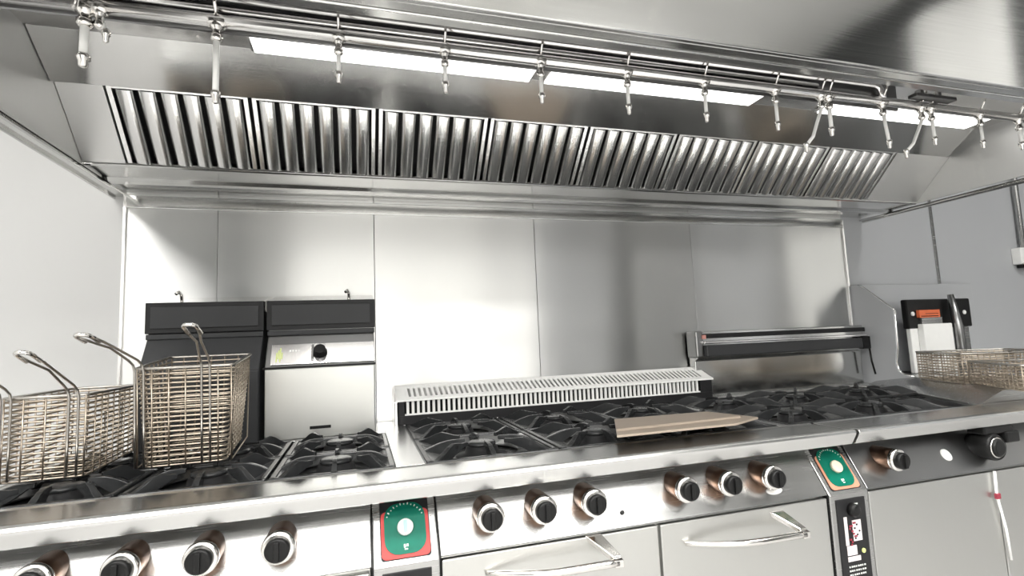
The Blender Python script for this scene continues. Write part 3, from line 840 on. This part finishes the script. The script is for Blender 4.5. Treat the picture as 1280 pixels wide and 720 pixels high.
# ================================================================== left control housings with dark tops
def housing(x0, x1, label, knobbed):
    h = athing('control_housing', label, 'control housing', ((x0 + x1) / 2, -0.2, 0.90))
    part(MB().prism_x([(-0.012, 0.90), (-0.012, 1.445), (-0.03, 1.450), (-0.205, 1.418), (-0.205, 1.30), (-0.292, 1.165), (-0.292, 0.90)], x0 + 0.004, x1 - 0.004), 'casing', ST_DARK if knobbed else CHAR, h, 0.004)
    part(MB().box((x0, -0.226, 1.306), (x1, -0.204, 1.418)).box((x0 + 0.02, -0.229, 1.322), (x1 - 0.02, -0.2255, 1.404)), 'top_bar', BLACKM, h, 0.004)
    part(MB().box((x0 + 0.018, -0.231, 1.324), (x1 - 0.018, -0.228, 1.402)), 'tinted_window', CHAR, h, 0.001)
    part(MB().prism_x([(-0.008, 1.38), (-0.008, 1.449), (-0.03, 1.454), (-0.200, 1.4205), (-0.200, 1.38)], x0 + 0.002, x1 - 0.002), 'top_cover', ST_BRIGHT, h, 0.002)
    part(MB().box((x0 + 0.002, -0.222, 1.284), (x1 - 0.002, -0.200, 1.303)), 'ledge', CHAR, h, 0.003)
    hk = MB()
    xx = x0 + 0.105 if not knobbed else x1 - 0.10
    hk.tube([(xx, -0.19, 1.415), (xx, -0.195, 1.448), (xx - 0.006, -0.205, 1.458), (xx - 0.012, -0.215, 1.45)], 0.006, 8)
    part(hk, 'hook', CHROME, h)
    up = Vector((0, 0.087, 0.135)).normalized(); n = Vector((0, -up.z, up.y))
    o = Vector(((x0 + x1) / 2, -0.294, 1.166))
    T = Matrix(((1, up.x, n.x, o.x), (0, up.y, n.y, o.y), (0, up.z, n.z, o.z), (0, 0, 0, 1)))
    hw = (x1 - x0) / 2
    if knobbed:
        mb = MB(); mb.T = T; mb.box((-hw + 0.022, 0.008, 0.0), (hw - 0.004, 0.098, 0.004)); mb.T = None
        cp = part(mb, 'control_strip', ST_BRIGHT, h, 0.002)
        mb = MB(); mb.T = T; mb.lathe((-0.005, 0.052, 0.004), (0, 0, 1), [(0.026, 0), (0.026, 0.006), (0.021, 0.008), (0.021, 0.03), (0.018, 0.033)], 28); mb.T = None
        k = part(mb, 'rotary_knob', BLACK, cp)
        mb = MB(); mb.T = T; mb.box((-0.036, 0.020, 0.004), (-0.028, 0.088, 0.012)); mb.T = None
        part(mb, 'pointer', ST_DARK, cp, 0.002)
        mb = MB(); mb.T = T
        for k_ in range(4): mb.box((-hw + 0.040 + 0.006 * k_, 0.020 + 0.012 * (k_ % 2), 0.004), (-hw + 0.0445 + 0.006 * k_, 0.060 + 0.01 * (k_ % 3), 0.0048))
        mb.T = None
        part(mb, 'green_mark', YELL, cp)
        mb = MB(); mb.T = T
        for k_ in range(4): mb.box((-hw + 0.085 + 0.010 * k_, 0.062, 0.004), (-hw + 0.091 + 0.010 * k_, 0.070, 0.0046))
        mb.T = None
        part(mb, 'print', WHITE, cp)
        part(MB().box((x0 + 0.006, -0.300, 0.904), (x1 - 0.006, -0.290, 1.158)), 'door', ST_DOOR, h, 0.003)
        part(MB().box(((x0 + x1) / 2 - 0.04, -0.303, 0.934), ((x0 + x1) / 2 + 0.034, -0.2995, 0.945)), 'slot', BLACK, h, 0.001)
        part(MB().box((x0 - 0.002, -0.297, 1.159), (x1 - 0.002, -0.288, 1.167)), 'seam', BLACK, h)
    else:
        part(MB().box((x0 + 0.006, -0.300, 0.904), (x1 - 0.006, -0.290, 1.158)), 'door', CHAR, h, 0.003)
    return h


housing(-1.046, -0.655, 'dark fronted control housing behind the tall fry basket', False)
housing(-0.645, -0.246, 'control housing with black top bar, round knob and bright steel door with a slot', True)


# ================================================================== wire baskets
def basket(name, label, o, rz, wd, dp, ht, tilt, handles, taper=0.0, pitch=0.0128, vp=0.040):
    b = thing(name, label, 'fry basket', o, rz, None)
    b.rotation_euler = (tilt, 0, rz)
    def loop(z, inset=0.0, r=0.004):
        k = 1 - z / ht
        ins = taper * k
        x0, x1, y0, y1 = inset + ins * .4, wd - inset - ins * .4, inset + 0, dp - inset - ins
        c = 0.012
        return [(x0 + c, y0, z), (x1 - c, y0, z), (x1 - .3 * c, y0 + .3 * c, z), (x1, y0 + c, z), (x1, y1 - c, z), (x1 - .3 * c, y1 - .3 * c, z), (x1 - c, y1, z), (x0 + c, y1, z), (x0 + .3 * c, y1 - .3 * c, z), (x0, y1 - c, z), (x0, y0 + c, z), (x0 + .3 * c, y0 + .3 * c, z)]
    m = MB()
    z = 0.004
    r = 0.0029
    while z < ht - 0.008:
        m.tube(loop(z, 0.002), r, 5, closed=True); z += pitch
    def ax(a, n): return [a * i / n for i in range(n + 1)]
    nx = max(2, round(wd / vp)); ny = max(2, round(dp / vp))
    for i in range(nx + 1):
        x = wd * i / nx
        x = min(max(x, 0.006), wd - 0.006)
        m.tube([(x, 0.0, ht), (x, 0.0, 0.004), (x, dp - taper, 0.004), (x, dp, ht)], r * 0.78, 5)
    for i in range(1, ny):
        y = dp * i / ny
        yb = (dp - taper) * i / ny
        m.tube([(0, y, ht), (taper * .4, yb, 0.003), (wd - taper * .4, yb, 0.003), (wd, y, ht)], r * 0.78, 5)
    m.build('mesh', WIRE, b)
    MB().tube(loop(ht, 0, 0), 0.0040, 8, closed=True).build('rim', WIRE_L, b)
    for hx, (dx, ln, rise) in handles:
        g = 0.010
        m = MB()
        for s in (-1, 1):
            pts = [(hx + s * g, -0.004, 0.006), (hx + s * g, -0.005, ht * .5), (hx + s * g, -0.006, ht - 0.006), (hx + s * g + dx * .03, -0.012, ht + 0.012), (hx + s * g + dx * .12, -0.030, ht + 0.026),
                   (hx + s * g * .5 + dx * .55, -ln * .5, ht + 0.03 + rise * .5), (hx + s * g * 1.15 + dx * .8, -ln * .78, ht + 0.03 + rise * .78), (hx + s * g * 1.3 + dx, -ln, ht + 0.03 + rise)]
            m.tube(pts, 0.0030, 7)
        c = Vector((hx + dx, -ln, ht + 0.03 + rise)); dv = Vector((dx * .3, -1, rise / ln)).normalized()
        loop_pts = []
        for k in range(9):
            a = PI * k / 8
            loop_pts.append(c + Vector((math.cos(a) * g * 1.3, 0, 0)) + dv * (math.sin(a) * g * 1.5))
        m.tube(loop_pts, 0.0030, 7)
        h = m.build('handle', WIRE_L, b)
        m = MB()
        lo = [c + Vector((s_ * g * 1.35, 0, 0)) - dv * d_ for s_, d_ in ((-1, 0.045), (-1, 0))] + [c + Vector((math.cos(PI - PI * k / 8) * g * 1.35, 0, 0)) + dv * (math.sin(PI * k / 8) * g * 1.6) for k in range(1, 8)] + [c + Vector((s_ * g * 1.35, 0, 0)) - dv * d_ for s_, d_ in ((1, 0), (1, 0.045))]
        m.tube(lo, 0.0048, 8)
        m.build('grip', CHROME, h)
    return b


basket('fry_basket', 'lower rectangular wire fry basket standing left of the tall one on the left range', (-1.150, -0.792, 0.930), math.radians(3), 0.178, 0.37, 0.205, 0,
       [(0.012, (-0.02, 0.20, 0.075)), (0.148, (-0.02, 0.20, 0.075))])
basket('fry_basket', 'tall wire fry basket with two long handles in front of the dark housings', (-0.872, -0.770, 0.932), math.radians(2), 0.232, 0.30, 0.262, math.radians(5),
       [(0.012, (-0.045, 0.20, 0.070)), (0.165, (0.01, 0.20, 0.085))], 0.05)

# white tray end beyond the left basket
o = MB().box((-1.30, -0.66, 0.900), (-1.23, -0.20, 0.915)).build('white_board', WHITE, None, 0.004)
tag(o, 'white board edge at the far left beside the left range', 'board')

# ================================================================== angled fryer on the right
fy = athing('deep_fryer', 'grey steel fryer set at an angle at the right end of the worktop', 'deep fryer', (2.7, -0.5, 0.90))
lo = [(2.04, YI, .9), (3.45, YI, .9), (3.45, -0.10, .9), (2.452, -0.10, .9)]
hi = [(2.175, YI, .948), (3.45, YI, .948), (3.45, -0.10, .948), (2.64, -0.10, .948)]
part(MB().hexa(lo, hi), 'basin_surround', ST_PANEL, fy, 0.003)
ck = [(-0.002, 0.90), (-0.002, 1.473), (-0.045, 1.470), (-0.085, 1.449), (-0.235, 1.320), (-0.248, 1.306), (-0.240, 1.10), (-0.224, 1.02), (-0.235, 0.975), (-0.262, 0.955), (-0.310, 0.949), (-0.31, 0.90)]
part(MB().prism_x(ck, 2.512, 2.532), 'side_cheek', GREY_WALL, fy, 0.002)
m = MB()
m.tube([(2.522, y, z) for y, z in ck[2:11]], 0.0045, 8)
part(m, 'cheek_edge', ST_BRIGHT, fy)
part(MB().box((2.532, -0.06, 0.95), (3.45, -0.004, 1.47)), 'back_housing', GREY_WALL, fy, 0.004)
# the two heating heads
hd = athing('fryer_head', 'black topped fryer heating head with orange sticker and white front', 'fryer head', (2.95, -0.15, 0.95))
part(MB().box((2.685, -0.195, 1.20), (3.20, -0.160, 1.368)), 'black_top', BLACK, hd, 0.008)
part(MB().box((2.70, -0.19, 0.95), (2.76, -0.165, 1.21)), 'side_post', WHITE, hd, 0.004)
part(MB().box((3.09, -0.19, 0.95), (3.125, -0.07, 1.21)), 'side_post', WHITE, hd, 0.004)
part(MB().box((3.126, -0.185, 0.95), (3.18, -0.07, 1.21)), 'grey_post', ST_PANEL, hd, 0.004)
part(MB().box((2.86, -0.162, 0.95), (3.06, -0.062, 1.34)), 'mounting_arm', GREY_WALL, hd, 0.003)
part(MB().box((2.755, -0.225, 0.95), (2.985, -0.19, 1.225)), 'white_cover', WHITE, hd, 0.005)
part(MB().box((2.765, -0.215, 1.22), (2.925, -0.196, 1.262)), 'grey_band', ST_PANEL, hd, 0.002)
part(MB().box((2.755, -0.213, 1.262), (2.915, -0.194, 1.305)), 'orange_sticker', ORANGE, hd, 0.001)
part(MB().box((2.765, -0.214, 1.268), (2.90, -0.2125, 1.272)).box((2.80, -0.214, 1.282), (2.90, -0.2125, 1.285)), 'sticker_print', BLACK, hd)
for x in (2.725, 3.14): part(MB().lathe((x, -0.192, 1.285), (0, -1, 0), [(0.013, 0), (0.013, 0.006), (0.009, 0.009)], 18), 'bolt', PALE, hd)
part(MB().tube([(3.01, -0.24, 0.96), (3.015, -0.235, 1.20), (3.005, -0.22, 1.39)], [0.028, 0.024, 0.016], 14), 'drain_lever', ST_DARK, hd)

bb = basket('fry_basket', 'wire fry basket resting on the fryer at the right edge', (2.335, -0.700, 0.940), math.radians(-28), 0.40, 0.36, 0.135, 0, [], 0.0, 0.0135, 0.024)
bb.location = (2.295, -0.690, 0.948)
b2 = basket('fry_basket', 'nearer wire fry basket on the fryer, cut off by the right edge', (2.130, -1.000, 0.950), math.radians(-30), 0.40, 0.33, 0.100, 0, [], 0.0, 0.0135, 0.024)

# white cable with red tag hanging at the right door
cb = athing('power_cable', 'white cable with a small red tag hanging over the right range door', 'cable', (1.83, -1.06, 0.5))
part(MB().tube([(1.828, -1.056, 0.70), (1.822, -1.057, 0.62), (1.833, -1.058, 0.56), (1.845, -1.058, 0.50), (1.85, -1.058, 0.40)], 0.0042, 8), 'cord', WHITE, cb)
part(MB().box((1.812, -1.064, 0.608), (1.832, -1.055, 0.626)), 'red_tag', REDINK, cb, 0.001)
